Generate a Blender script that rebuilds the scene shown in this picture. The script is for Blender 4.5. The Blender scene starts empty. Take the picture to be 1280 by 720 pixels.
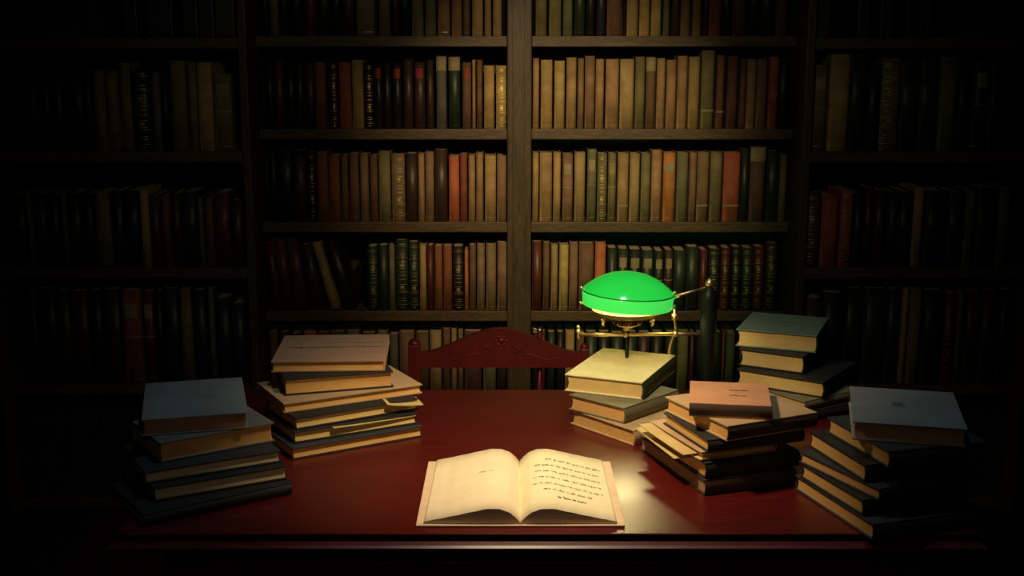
import bpy, bmesh, math, random
from mathutils import Vector, Matrix

random.seed(11)
scene = bpy.context.scene
col = scene.collection
R = math.radians
DESK_Z = 0.80
FRONT_C, FRONT_S = 3.825, 3.70        # spine planes of the centre bookcase and of the two outer ones (metres from the camera foot)

# ------------------------------------------------------------------ materials
def new_mat(name):
    m = bpy.data.materials.new(name); m.use_nodes = True
    nt = m.node_tree; b = nt.nodes['Principled BSDF']
    return m, nt, b

def N(nt, t, **kw):
    n = nt.nodes.new(t)
    for k, v in kw.items():
        if k in n.inputs: n.inputs[k].default_value = v
        else: setattr(n, k, v)
    return n

def cloth(name, rgb, rough=.7, var=.3, spec=.35, scale=1.0):
    """book cloth / leather: mottled wear, per-book tint, fine weave bump"""
    m, nt, b = new_mat(name); L = nt.links
    tc = N(nt, 'ShaderNodeTexCoord'); oi = N(nt, 'ShaderNodeObjectInfo')
    add = N(nt, 'ShaderNodeVectorMath', operation='ADD')
    mul = N(nt, 'ShaderNodeVectorMath', operation='SCALE'); mul.inputs['Scale'].default_value = 7.0
    comb = N(nt, 'ShaderNodeCombineXYZ')
    for i in range(3): L.new(oi.outputs['Random'], comb.inputs[i])
    L.new(comb.outputs[0], mul.inputs[0]); L.new(tc.outputs['Object'], add.inputs[0]); L.new(mul.outputs[0], add.inputs[1])
    n1 = N(nt, 'ShaderNodeTexNoise', Scale=22*scale, Detail=6.0, Roughness=.65)
    n2 = N(nt, 'ShaderNodeTexNoise', Scale=260.0, Detail=2.0)
    L.new(add.outputs[0], n1.inputs['Vector']); L.new(add.outputs[0], n2.inputs['Vector'])
    mr = N(nt, 'ShaderNodeMapRange'); mr.inputs['From Min'].default_value = .25; mr.inputs['From Max'].default_value = .75
    mr.inputs['To Min'].default_value = 1-var; mr.inputs['To Max'].default_value = 1+var
    L.new(n1.outputs['Fac'], mr.inputs['Value'])
    hsv = N(nt, 'ShaderNodeHueSaturation'); hsv.inputs['Color'].default_value = (*rgb, 1)
    mr2 = N(nt, 'ShaderNodeMapRange'); mr2.inputs['To Min'].default_value = .485; mr2.inputs['To Max'].default_value = .515
    L.new(oi.outputs['Random'], mr2.inputs['Value']); L.new(mr2.outputs[0], hsv.inputs['Hue'])
    st = N(nt, 'ShaderNodeMapping'); st.inputs['Scale'].default_value = (.6, .6, 9.0)
    n3 = N(nt, 'ShaderNodeTexNoise', Scale=1.6, Detail=3.0, Roughness=.6); L.new(add.outputs[0], st.inputs['Vector']); L.new(st.outputs[0], n3.inputs['Vector'])
    m3 = N(nt, 'ShaderNodeMapRange'); m3.inputs['From Min'].default_value = .3; m3.inputs['From Max'].default_value = .7
    m3.inputs['To Min'].default_value = 1-var*.75; m3.inputs['To Max'].default_value = 1+var*.55; L.new(n3.outputs['Fac'], m3.inputs['Value'])
    mm = N(nt, 'ShaderNodeMath', operation='MULTIPLY'); L.new(mr.outputs[0], mm.inputs[0]); L.new(m3.outputs[0], mm.inputs[1])
    L.new(mm.outputs[0], hsv.inputs['Value']); L.new(hsv.outputs[0], b.inputs['Base Color'])
    bp = N(nt, 'ShaderNodeBump', Strength=.25, Distance=.0006)
    L.new(n2.outputs['Fac'], bp.inputs['Height']); L.new(bp.outputs[0], b.inputs['Normal'])
    b.inputs['Roughness'].default_value = rough; b.inputs['Specular IOR Level'].default_value = spec
    return m

def page_mat(name, rgb, axis='Z', freq=900.0):
    """edges of bound leaves: fine parallel lines plus foxing"""
    m, nt, b = new_mat(name); L = nt.links
    tc = N(nt, 'ShaderNodeTexCoord')
    w = N(nt, 'ShaderNodeTexWave', Scale=freq/6.283, Distortion=2.5, Detail=2.0)
    w.wave_type = 'BANDS'; w.bands_direction = axis; w.inputs['Detail Scale'].default_value = .3
    n = N(nt, 'ShaderNodeTexNoise', Scale=9.0, Detail=5.0)
    L.new(tc.outputs['Object'], w.inputs['Vector']); L.new(tc.outputs['Object'], n.inputs['Vector'])
    r = N(nt, 'ShaderNodeValToRGB')
    r.color_ramp.elements[0].position = .1; r.color_ramp.elements[0].color = (*[c*.62 for c in rgb], 1)
    r.color_ramp.elements[1].position = .75; r.color_ramp.elements[1].color = (*rgb, 1)
    L.new(w.outputs['Fac'], r.inputs['Fac'])
    mx = N(nt, 'ShaderNodeMix'); mx.data_type = 'RGBA'; mx.blend_type = 'MULTIPLY'
    mr = N(nt, 'ShaderNodeMapRange'); mr.inputs['From Min'].default_value = .5; mr.inputs['From Max'].default_value = .75; mr.inputs['To Max'].default_value = .6
    L.new(n.outputs['Fac'], mr.inputs['Value']); L.new(mr.outputs[0], mx.inputs['Factor'])
    L.new(r.outputs['Color'], mx.inputs['A']); mx.inputs['B'].default_value = (.72, .55, .36, 1)
    L.new(mx.outputs['Result'], b.inputs['Base Color'])
    b.inputs['Roughness'].default_value = .85; b.inputs['Specular IOR Level'].default_value = .15
    bp = N(nt, 'ShaderNodeBump', Strength=.35, Distance=.0005)
    L.new(w.outputs['Fac'], bp.inputs['Height']); L.new(bp.outputs[0], b.inputs['Normal'])
    return m

def wood(name, dark, light, rough=.5, stretch=(1, 1, 1), scale=6.0, coat=0.0, coat_rough=.1, bump=.3, rough_var=.08):
    m, nt, b = new_mat(name); L = nt.links
    tc = N(nt, 'ShaderNodeTexCoord'); mp = N(nt, 'ShaderNodeMapping'); mp.inputs['Scale'].default_value = stretch
    L.new(tc.outputs['Object'], mp.inputs['Vector'])
    n = N(nt, 'ShaderNodeTexNoise', Scale=scale, Detail=9.0, Roughness=.65, Distortion=.8)
    n2 = N(nt, 'ShaderNodeTexNoise', Scale=scale*5, Detail=5.0, Roughness=.7)
    n3 = N(nt, 'ShaderNodeTexNoise', Scale=3.0, Detail=3.0)
    for q in (n, n2): L.new(mp.outputs[0], q.inputs['Vector'])
    L.new(tc.outputs['Object'], n3.inputs['Vector'])
    r = N(nt, 'ShaderNodeValToRGB')
    r.color_ramp.elements[0].position = .32; r.color_ramp.elements[0].color = (*dark, 1)
    r.color_ramp.elements[1].position = .68; r.color_ramp.elements[1].color = (*light, 1)
    av = N(nt, 'ShaderNodeMath', operation='MULTIPLY_ADD'); av.inputs[1].default_value = .45
    hf = N(nt, 'ShaderNodeMath', operation='MULTIPLY'); hf.inputs[1].default_value = .55
    L.new(n2.outputs['Fac'], hf.inputs[0]); L.new(n.outputs['Fac'], av.inputs[0]); L.new(hf.outputs[0], av.inputs[2])
    L.new(av.outputs[0], r.inputs['Fac']); L.new(r.outputs['Color'], b.inputs['Base Color'])
    mr = N(nt, 'ShaderNodeMapRange'); mr.inputs['From Min'].default_value = .3; mr.inputs['From Max'].default_value = .7
    mr.inputs['To Min'].default_value = rough-rough_var; mr.inputs['To Max'].default_value = rough+rough_var
    L.new(n3.outputs['Fac'], mr.inputs['Value']); L.new(mr.outputs[0], b.inputs['Roughness'])
    bp = N(nt, 'ShaderNodeBump', Strength=bump, Distance=.0015)
    L.new(n2.outputs['Fac'], bp.inputs['Height']); L.new(bp.outputs[0], b.inputs['Normal'])
    b.inputs['Coat Weight'].default_value = coat; b.inputs['Coat Roughness'].default_value = coat_rough
    return m

def metal(name, rgb, rough=.3, metallic=1.0):
    m, nt, b = new_mat(name); L = nt.links
    n = N(nt, 'ShaderNodeTexNoise', Scale=40.0, Detail=4.0)
    tc = N(nt, 'ShaderNodeTexCoord'); L.new(tc.outputs['Object'], n.inputs['Vector'])
    mr = N(nt, 'ShaderNodeMapRange'); mr.inputs['To Min'].default_value = rough*.6; mr.inputs['To Max'].default_value = rough*1.5
    L.new(n.outputs['Fac'], mr.inputs['Value']); L.new(mr.outputs[0], b.inputs['Roughness'])
    b.inputs['Base Color'].default_value = (*rgb, 1); b.inputs['Metallic'].default_value = metallic
    return m

PAL = {  # key: (word, rgb)
 'k': ('black', (.016, .014, .012)), 'n': ('blue-black', (.022, .026, .034)), 'G': ('dark green', (.022, .036, .018)),
 'o': ('olive', (.20, .165, .072)), 't': ('tan', (.36, .235, .105)), 'y': ('ochre', (.43, .30, .11)),
 'b': ('brown', (.16, .09, .05)), 'd': ('dark brown', (.055, .032, .02)), 'r': ('red', (.42, .095, .05)),
 'R': ('dark red', (.11, .022, .018)), 'u': ('rust', (.24, .085, .035)), 'O': ('orange', (.50, .155, .06)),
 'g': ('grey', (.13, .13, .105)), 'e': ('sage green', (.165, .165, .082)), 'p': ('maroon-brown', (.12, .055, .045)),
 'm': ('light brown', (.25, .16, .085)),
}
CL = {k: cloth('book_cloth_' + v[0].replace(' ', '_').replace('-', '_'), v[1], rough=.47 if k in 'kGRdn' else .72, spec=.6 if k in 'kGRdn' else .35) for k, v in PAL.items()}
M = {
 'gold': metal('gold_leaf', (.75, .55, .25), .45),
 'pale_label': cloth('pale_paper_label', (.33, .275, .15), .8),
 'red_label': cloth('red_leather_label', (.34, .045, .03), .6),
 'pages_up': page_mat('page_edges_upright', (.62, .50, .30), 'X'),
 'pages_flat': page_mat('page_edges_lying', (.80, .66, .42), 'Z', 1100),
 'paper': cloth('aged_paper', (.86, .74, .52), .85, .07, .15),
 'oak': wood('dark_oak_shelf', (.014, .007, .003), (.17, .10, .042), .5, (1.2, 6, 9), 5, bump=.5),
 'oak_up': wood('dark_oak_upright', (.014, .008, .004), (.13, .080, .036), .5, (9, 6, 1.2), 5, bump=.5),
 'oak_plain': wood('dark_oak_back_panel', (.018, .011, .006), (.05, .03, .016), .6, (9, 6, 1.2), 4),
 'desk': wood('red_mahogany_top', (.045, .002, .002), (.135, .007, .006), .37, (1.0, 7, 7), 4, coat=.25, coat_rough=.33, bump=.12, rough_var=.10),
 'desk_dark': wood('dark_mahogany_body', (.03, .006, .005), (.07, .013, .010), .4, (1.0, 7, 7), 4, coat=.2),
 'chair': wood('red_stained_chair_wood', (.12, .008, .008), (.22, .018, .014), .4, (6, 6, 1), 5, coat=.2, coat_rough=.25, bump=.15),
 'brass': metal('aged_brass', (.78, .62, .34), .42),
 'brass_pale': metal('yellow_brass_bowl', (.24, .18, .045), .6, .3),
 'groove': cloth('dark_green_groove_line', (.012, .30, .05), .5),
 'cased_glass': cloth('pale_cased_glass_lining', (.55, .60, .45), .4),
 'dark_metal': metal('green_black_lamp_enamel', (.006, .013, .010), .45, .3),
 'wall': cloth('dark_plaster', (.03, .025, .022), .9),
 'floor': wood('dark_floorboards', (.02, .012, .008), (.06, .035, .02), .5, (7, 1, 1), 4),
 'ceiling': cloth('dark_ceiling_plaster', (.05, .045, .04), .9),
 'ink': cloth('faded_ink', (.035, .03, .025), .8),
 'pen_ink': cloth('grey_green_pen_ink', (.13, .14, .09), .8),
 'leaf_paper': cloth('browned_loose_paper', (.60, .44, .20), .85, .15, .15),
 'felt': cloth('green_baize', (.01, .04, .02), .95),
 'leather_seat': cloth('dark_red_seat_leather', (.10, .012, .01), .45),
}
def glass_shade():
    m, nt, b = new_mat('lit_green_glass')
    b.inputs['Base Color'].default_value = (.01, .30, .04, 1); b.inputs['Roughness'].default_value = .18
    b.inputs['Coat Weight'].default_value = .6; b.inputs['Coat Roughness'].default_value = .12
    lw = N(nt, 'ShaderNodeTexNoise', Scale=14.0, Detail=1.0)
    tc = N(nt, 'ShaderNodeTexCoord'); nt.links.new(tc.outputs['Object'], lw.inputs['Vector'])
    r = N(nt, 'ShaderNodeValToRGB')
    r.color_ramp.elements[0].color = (.018, .62, .055, 1); r.color_ramp.elements[1].color = (.026, .78, .075, 1)
    nt.links.new(lw.outputs['Fac'], r.inputs['Fac']); nt.links.new(r.outputs['Color'], b.inputs['Emission Color'])
    b.inputs['Emission Strength'].default_value = SHADE_GLOW
    return m
def glass_band():
    m, nt, b = new_mat('bright_green_glass_band')
    b.inputs['Base Color'].default_value = (.02, .4, .06, 1); b.inputs['Roughness'].default_value = .2
    b.inputs['Emission Color'].default_value = (.075, .90, .11, 1); b.inputs['Emission Strength'].default_value = SHADE_GLOW
    return m
SHADE_GLOW = .70
M['shade'] = glass_shade(); M['band'] = glass_band()

# ------------------------------------------------------------------ mesh helpers
class MB:
    """collects shapes for one mesh object"""
    def __init__(s): s.bm = bmesh.new(); s.mi = 0
    def _tag(s, faces):
        for f in faces: f.material_index = s.mi
    def quad(s, pts):
        vs = [s.bm.verts.new(p) for p in pts]; f = s.bm.faces.new(vs); s._tag([f]); return f
    def box(s, x0, y0, z0, x1, y1, z1, bev=0.0, seg=2):
        r = bmesh.ops.create_cube(s.bm, size=1.0)
        for v in r['verts']:
            v.co = Vector((x0 + (v.co.x+.5)*(x1-x0), y0 + (v.co.y+.5)*(y1-y0), z0 + (v.co.z+.5)*(z1-z0)))
        fs = set(f for v in r['verts'] for f in v.link_faces)
        s._tag(fs)
        if bev > 0:
            es = set(e for v in r['verts'] for e in v.link_edges)
            bmesh.ops.bevel(s.bm, geom=list(es), offset=bev, segments=seg, affect='EDGES', profile=.6, material=-1)
    def prism(s, poly, z0, z1):
        """poly (x,y) counter-clockwise, extruded z0..z1"""
        a = [s.bm.verts.new((x, y, z0)) for x, y in poly]; b = [s.bm.verts.new((x, y, z1)) for x, y in poly]
        n = len(poly); fs = [s.bm.faces.new([a[i], a[(i+1) % n], b[(i+1) % n], b[i]]) for i in range(n)]
        fs.append(s.bm.faces.new(b)); fs.append(s.bm.faces.new(a[::-1])); s._tag(fs)
    def lathe(s, prof, c=(0, 0, 0), seg=32, axis='Z', cap=True):
        """prof: list of (r, h)"""
        rings = []
        for r, h in prof:
            ring = []
            for i in range(seg):
                t = 2*math.pi*i/seg; p = (r*math.cos(t), r*math.sin(t), h)
                if axis == 'X': p = (p[2], p[0], p[1])
                if axis == 'Y': p = (p[0], p[2], p[1])
                ring.append(s.bm.verts.new((c[0]+p[0], c[1]+p[1], c[2]+p[2])))
            rings.append(ring)
        fs = []
        for a, b in zip(rings, rings[1:]):
            for i in range(seg): fs.append(s.bm.faces.new([a[i], a[(i+1) % seg], b[(i+1) % seg], b[i]]))
        if cap:
            fs.append(s.bm.faces.new(rings[0][::-1])); fs.append(s.bm.faces.new(rings[-1]))
        s._tag(fs)
        for f in fs: f.smooth = True
    def tube(s, pts, r, seg=12):
        pts = [Vector(p) for p in pts]; rs = r if isinstance(r, (list, tuple)) else [r]*len(pts)
        rings = []; up = Vector((0, 0, 1))
        for i, p in enumerate(pts):
            d = (pts[min(i+1, len(pts)-1)] - pts[max(i-1, 0)]).normalized()
            u = d.cross(up) if abs(d.dot(up)) < .95 else d.cross(Vector((1, 0, 0)))
            u.normalize(); w = u.cross(d)
            rings.append([s.bm.verts.new(p + (u*math.cos(2*math.pi*k/seg) + w*math.sin(2*math.pi*k/seg))*rs[i]) for k in range(seg)])
        fs = []
        for a, b in zip(rings, rings[1:]):
            for k in range(seg): fs.append(s.bm.faces.new([a[k], a[(k+1) % seg], b[(k+1) % seg], b[k]]))
        fs.append(s.bm.faces.new(rings[0][::-1])); fs.append(s.bm.faces.new(rings[-1]))
        for f in fs: f.smooth = True
        s._tag(fs)
    def ball(s, c, r, sc=(1, 1, 1), seg=16):
        q = bmesh.ops.create_uvsphere(s.bm, u_segments=seg, v_segments=seg//2+2, radius=r)
        for v in q['verts']: v.co = Vector((c[0]+v.co.x*sc[0], c[1]+v.co.y*sc[1], c[2]+v.co.z*sc[2]))
        fs = set(f for v in q['verts'] for f in v.link_faces); s._tag(fs)
        for f in fs: f.smooth = True
    def build(s, name, mats, parent=None, loc=None, rot=None):
        bmesh.ops.recalc_face_normals(s.bm, faces=s.bm.faces)
        me = bpy.data.meshes.new(name); s.bm.to_mesh(me); s.bm.free()
        for m in (mats if isinstance(mats, (list, tuple)) else [mats]): me.materials.append(m)
        o = bpy.data.objects.new(name, me); col.objects.link(o)
        if parent: o.parent = parent
        if loc: o.location = loc
        if rot: o.rotation_euler = rot
        return o

def tag(o, label=None, cat=None, group=None, kind=None):
    if label: o['label'] = label
    if cat: o['category'] = cat
    if group: o['group'] = group
    if kind: o['kind'] = kind
    return o
def empty(name, loc=(0, 0, 0), rz=0.0):
    o = bpy.data.objects.new(name, None); col.objects.link(o); o.location = loc; o.rotation_euler = (0, 0, rz)
    o.empty_display_size = .05
    return o

SHELF_Z = {'C0': 1.4622, 'C1': 1.185, 'C2': 0.8996, 'C3': 0.6185, 'C4': 0.3293, 'S0': 1.4574, 'S1': 1.1279, 'S2': 0.7791, 'S3': 0.4146, 'S4': 0.0465}
ROWS = {
 'CL0': [(-0.7504, 0.0191, 0.2143, 'k'), (-0.7264, 0.0263, 0.2165, 'o'), (-0.6977, 0.0263, 0.2174, 'G'), (-0.6666, 0.0382, 0.2202, 'k'), (-0.6213, 0.0335, 0.2164, 'R'), (-0.583, 0.0358, 0.2198, 'G'), (-0.5426, 0.0311, 0.2033, 'k'), (-0.5067, 0.0335, 0.2114, 'd'), (-0.4659, 0.055, 0.2202, 'o#'), (-0.3991, 0.0335, 0.2148, 'o'), (-0.3608, 0.0215, 0.2194, 'd'), (-0.3346, 0.0263, 0.2049, 'k'), (-0.3011, 0.0347, 0.2114, 'o'), (-0.2605, 0.0323, 0.2073, 'e'), (-0.2223, 0.0358, 0.2128, 'm#'), (-0.1816, 0.0311, 0.2134, 'm'), (-0.147, 0.0203, 0.203, 'b'), (-0.1195, 0.0323, 0.2068, 't'), (-0.0825, 0.0203, 0.2079, 't'), (-0.0573, 0.0263, 0.2197, 't')],
 'CL1': [(-0.7591, 0.0085, 0.2039, 'k'), (-0.747, 0.0243, 0.2016, 'k'), (-0.7203, 0.0291, 0.2039, 'R'), (-0.6864, 0.0291, 0.2016, 'k'), (-0.6549, 0.0243, 0.1992, 'G'), (-0.6258, 0.0267, 0.1992, 'd'), (-0.5967, 0.0315, 0.1992, 'u'), (-0.5554, 0.0267, 0.2016, 'd+'), (-0.5239, 0.0364, 0.1992, 'r'), (-0.485, 0.034, 0.2063, 'y'), (-0.4487, 0.0291, 0.1992, 'k+'), (-0.4172, 0.0243, 0.1992, 'k!'), (-0.3905, 0.0243, 0.2016, 'k'), (-0.3614, 0.0267, 0.1992, 'k!'), (-0.3298, 0.0291, 0.2087, 'd'), (-0.2959, 0.0315, 0.1992, 'd!'), (-0.2595, 0.0218, 0.2063, 'd'), (-0.2291, 0.0303, 0.2182, 'g='), (-0.1915, 0.0339, 0.2182, 'G='), (-0.1504, 0.0267, 0.1992, 'b!'), (-0.1213, 0.0109, 0.2063, 't'), (-0.1079, 0.0182, 0.2063, 'b'), (-0.0849, 0.0315, 0.1897, 'y'), (-0.0485, 0.0315, 0.1897, 'y+')],
 'CR0': [(0.0705, 0.0335, 0.2169, 'o'), (0.1111, 0.037, 0.2057, 'o'), (0.1529, 0.0287, 0.2175, 'e'), (0.1864, 0.0323, 0.2053, 'G'), (0.2222, 0.0263, 0.2142, 'k'), (0.2534, 0.0263, 0.2051, 'n'), (0.2845, 0.043, 0.2028, 'b'), (0.3441, 0.0335, 0.2189, 't'), (0.3824, 0.0311, 0.2067, 'y'), (0.4171, 0.0299, 0.2068, 'y'), (0.454, 0.0191, 0.2209, 'e'), (0.4779, 0.0239, 0.2189, 'd'), (0.5067, 0.0287, 0.2081, 'm'), (0.5424, 0.0263, 0.2205, 'm'), (0.5736, 0.0143, 0.2127, 'd'), (0.5914, 0.037, 0.2153, 'u'), (0.631, 0.0263, 0.2066, 'G'), (0.6619, 0.0406, 0.2201, 'p'), (0.7097, 0.0335, 0.2155, 'k'), (0.7479, 0.0358, 0.2206, 'G'), (0.7933, 0.0335, 0.2193, 'p')],
 'CR1': [(0.063, 0.0194, 0.211, 't'), (0.0873, 0.0352, 0.2063, 'y'), (0.1285, 0.0315, 0.2039, 'y'), (0.1649, 0.0303, 0.2134, 't'), (0.1988, 0.0194, 0.211, 'm'), (0.2206, 0.0303, 0.2182, 'm'), (0.2534, 0.0255, 0.2087, 't'), (0.2837, 0.04, 0.2087, 't'), (0.3274, 0.0424, 0.2087, 't'), (0.3734, 0.0291, 0.2158, 'o'), (0.4061, 0.0279, 0.2158, 'b='), (0.4389, 0.0255, 0.211, 't'), (0.468, 0.0291, 0.2063, 't'), (0.5006, 0.0303, 0.2182, 't'), (0.5358, 0.0327, 0.2158, 't'), (0.5743, 0.0388, 0.2347, 'o-'), (0.6194, 0.0242, 0.2205, 'b-'), (0.6521, 0.0315, 0.2182, 'p'), (0.6911, 0.0182, 0.2087, 'b'), (0.7117, 0.0279, 0.2087, 't'), (0.742, 0.0315, 0.2087, 'm'), (0.7783, 0.0291, 0.2158, 'r'), (0.8098, 0.0255, 0.2134, 'G')],
 'CL2': [(-0.76, 0.0123, 0.227, 'k'), (-0.7439, 0.0209, 0.2343, 'k'), (-0.7194, 0.0467, 0.2295, 'k'), (-0.6704, 0.0369, 0.2197, 'd'), (-0.6311, 0.0283, 0.2148, 'k+'), (-0.6003, 0.0344, 0.2148, 'u'), (-0.5648, 0.0345, 0.2026, 'u'), (-0.5267, 0.0222, 0.2026, 'b'), (-0.5007, 0.0295, 0.2099, 'b'), (-0.4676, 0.0258, 0.2075, 'm'), (-0.4381, 0.0246, 0.2026, 'b'), (-0.4097, 0.0357, 0.2148, 'o'), (-0.3704, 0.0406, 0.205, 'm+'), (-0.326, 0.0344, 0.2099, 'd'), (-0.2891, 0.0197, 0.2075, 't'), (-0.267, 0.0271, 0.2124, 'm'), (-0.2374, 0.0381, 0.2221, 'd'), (-0.1944, 0.032, 0.2002, 'O'), (-0.16, 0.0221, 0.2075, 'u'), (-0.1341, 0.0209, 0.2026, 't'), (-0.1107, 0.0221, 0.2099, 't'), (-0.0837, 0.0345, 0.2026, 'y'), (-0.0468, 0.0308, 0.2026, 'm')],
 'CR2': [(0.0627, 0.0197, 0.2124, 't'), (0.0849, 0.0381, 0.2124, 't'), (0.1267, 0.0234, 0.2124, 'y'), (0.155, 0.032, 0.2075, 'm#'), (0.1919, 0.0332, 0.2124, 't'), (0.2312, 0.0283, 0.2221, 'e#'), (0.2621, 0.0295, 0.2099, 'o+'), (0.2953, 0.0246, 0.2099, 'o#'), (0.3248, 0.0332, 0.2099, 't-'), (0.3617, 0.0308, 0.2099, 't'), (0.3962, 0.0283, 0.2099, 'o'), (0.4293, 0.0308, 0.2197, 't'), (0.465, 0.0369, 0.2124, 'O#'), (0.5069, 0.0344, 0.2124, 'e'), (0.545, 0.0221, 0.2124, 'm'), (0.5696, 0.0357, 0.2124, 'm-'), (0.609, 0.0357, 0.2124, 'o'), (0.6508, 0.0504, 0.2124, 'r-'), (0.7035, 0.0246, 0.2246, 'G'), (0.7316, 0.0455, 0.2319, 'p='), (0.7836, 0.0369, 0.2173, 'G'), (0.8232, 0.0221, 0.205, 'o')],
 'CL3': [(-0.4506, 0.0312, 0.2034, 'G+'), (-0.4169, 0.03, 0.2059, 'G'), (-0.3844, 0.0187, 0.2059, 'e'), (-0.363, 0.0387, 0.2235, 'G+'), (-0.3219, 0.0312, 0.2185, 'G+'), (-0.2883, 0.0212, 0.2059, 'y'), (-0.2646, 0.02, 0.2059, 'R'), (-0.2422, 0.025, 0.2034, 'u'), (-0.2147, 0.0275, 0.2034, 'u'), (-0.1847, 0.0337, 0.2034, 'k+'), (-0.1486, 0.0125, 0.1883, 'O'), (-0.1335, 0.0212, 0.2059, 'b'), (-0.1098, 0.025, 0.2059, 'm'), (-0.0811, 0.0312, 0.2059, 'm'), (-0.0462, 0.0312, 0.2159, 'm')],
 'CR3': [(0.0624, 0.0312, 0.2185, 'R'), (0.0961, 0.0212, 0.2159, 'b'), (0.1211, 0.0225, 0.2059, 't'), (0.1473, 0.0287, 0.2084, 'y'), (0.1784, 0.0275, 0.2134, 'm'), (0.2084, 0.0462, 0.2134, 'b'), (0.2583, 0.0337, 0.2134, 'O'), (0.2971, 0.03, 0.1983, 'G'), (0.3296, 0.0325, 0.1958, 'G#'), (0.3646, 0.0375, 0.1933, 'k#'), (0.4045, 0.0375, 0.1908, 'G#'), (0.4445, 0.0275, 0.1883, 'G#'), (0.4757, 0.0262, 0.1908, 'd#'), (0.5044, 0.0375, 0.1908, 'G'), (0.5442, 0.0387, 0.2008, 'G'), (0.5856, 0.025, 0.1908, 'R'), (0.6142, 0.0337, 0.1958, 'G+'), (0.6516, 0.0287, 0.1983, 'R+'), (0.6841, 0.03, 0.2008, 'k+'), (0.7178, 0.0337, 0.1983, 'G+'), (0.7552, 0.0325, 0.2008, 'R+'), (0.7924, 0.0362, 0.2134, 'd+')],
 'CL4': [(-0.7772, 0.038, 0.2196, 'b'), (-0.7368, 0.0329, 0.217, 'd'), (-0.6988, 0.0354, 0.2144, 'k'), (-0.6582, 0.0405, 0.2196, 'O'), (-0.6152, 0.038, 0.217, 'u'), (-0.5747, 0.0481, 0.2196, 'b'), (-0.5215, 0.0405, 0.2222, 'm'), (-0.476, 0.0456, 0.2144, 'd'), (-0.4253, 0.0329, 0.2196, 'o'), (-0.3874, 0.0279, 0.2093, 'e'), (-0.3557, 0.0468, 0.2196, 'm'), (-0.3038, 0.0405, 0.217, 'b'), (-0.2595, 0.0367, 0.2196, 't'), (-0.2189, 0.024, 0.23, 'b'), (-0.1924, 0.0177, 0.2274, 't'), (-0.1709, 0.0165, 0.2248, 'm'), (-0.1506, 0.0544, 0.2222, 'p'), (-0.0912, 0.0405, 0.2144, 'e'), (-0.0468, 0.0316, 0.2196, 'd')],
 'CR4': [(0.0633, 0.0228, 0.217, 'k'), (0.0899, 0.0165, 0.2222, 'R'), (0.1114, 0.0253, 0.2196, 'G'), (0.1405, 0.0241, 0.2196, 'k'), (0.1683, 0.0291, 0.2222, 'y'), (0.2025, 0.0253, 0.217, 'b'), (0.2316, 0.0367, 0.2196, 'G'), (0.2722, 0.0367, 0.2196, 'k'), (0.3127, 0.0392, 0.2144, 'G'), (0.3557, 0.0392, 0.2196, 'G'), (0.3988, 0.0367, 0.217, 'd'), (0.4405, 0.038, 0.2196, 'k'), (0.4836, 0.0354, 0.2196, 'G'), (0.5228, 0.0342, 0.2222, 'o'), (0.5608, 0.0165, 0.2196, 'R'), (0.5811, 0.0418, 0.217, 'k'), (0.6266, 0.0342, 0.2196, 'G'), (0.6645, 0.0076, 0.2222, 'r'), (0.676, 0.0278, 0.2196, 'e'), (0.7089, 0.0456, 0.2196, 'k'), (0.7595, 0.0405, 0.2196, 'd'), (0.8051, 0.0405, 0.217, 'k')],
 'SL0': [(-1.1309, 0.0415, 0.2683, 'o'), (-1.0617, 0.0739, 0.2694, 'G'), (-0.9579, 0.0439, 0.2659, 'R'), (-0.9094, 0.0415, 0.2656, 'G'), (-0.8633, 0.0554, 0.2641, 'k')],
 'SL1': [(-1.4365, 0.0353, 0.2425, 'n'), (-1.3967, 0.0376, 0.2379, 'k'), (-1.3541, 0.0329, 0.2448, 'n'), (-1.3167, 0.0564, 0.2402, 'k'), (-1.2555, 0.0212, 0.2425, 'n'), (-1.2298, 0.0329, 0.2356, 'o'), (-1.1923, 0.0329, 0.2333, 'o'), (-1.155, 0.0317, 0.2586, 'o'), (-1.1192, 0.0517, 0.2402, 'G+'), (-1.0631, 0.0259, 0.2287, 'g'), (-1.0326, 0.0235, 0.2264, 'k'), (-1.0033, 0.0446, 0.2632, 'o'), (-0.9541, 0.0259, 0.2586, 'o'), (-0.9247, 0.0435, 0.2586, 'y'), (-0.8785, 0.0529, 0.2264, 'o#')],
 'SL2': [(-1.5001, 0.0431, 0.2204, 'k'), (-1.4518, 0.0144, 0.23, 'g'), (-1.433, 0.0383, 0.2204, 'n'), (-1.3898, 0.0335, 0.2204, 'k'), (-1.3514, 0.0144, 0.2228, 'g'), (-1.3322, 0.0383, 0.2228, 'G'), (-1.2892, 0.0335, 0.2204, 'k'), (-1.2507, 0.0431, 0.2252, 'o'), (-1.2027, 0.0359, 0.2276, 'n'), (-1.1619, 0.0431, 0.23, 'k'), (-1.1138, 0.0263, 0.2348, 'y'), (-1.0832, 0.0288, 0.218, 'R'), (-1.0521, 0.0264, 0.2156, 'b'), (-1.0207, 0.0288, 0.2228, 'd'), (-0.9871, 0.0431, 0.2276, 'n'), (-0.9396, 0.0144, 0.2108, 'g'), (-0.9205, 0.024, 0.206, 'b'), (-0.8913, 0.0455, 0.2252, 'R'), (-0.8427, 0.0348, 0.2036, 'd')],
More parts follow.
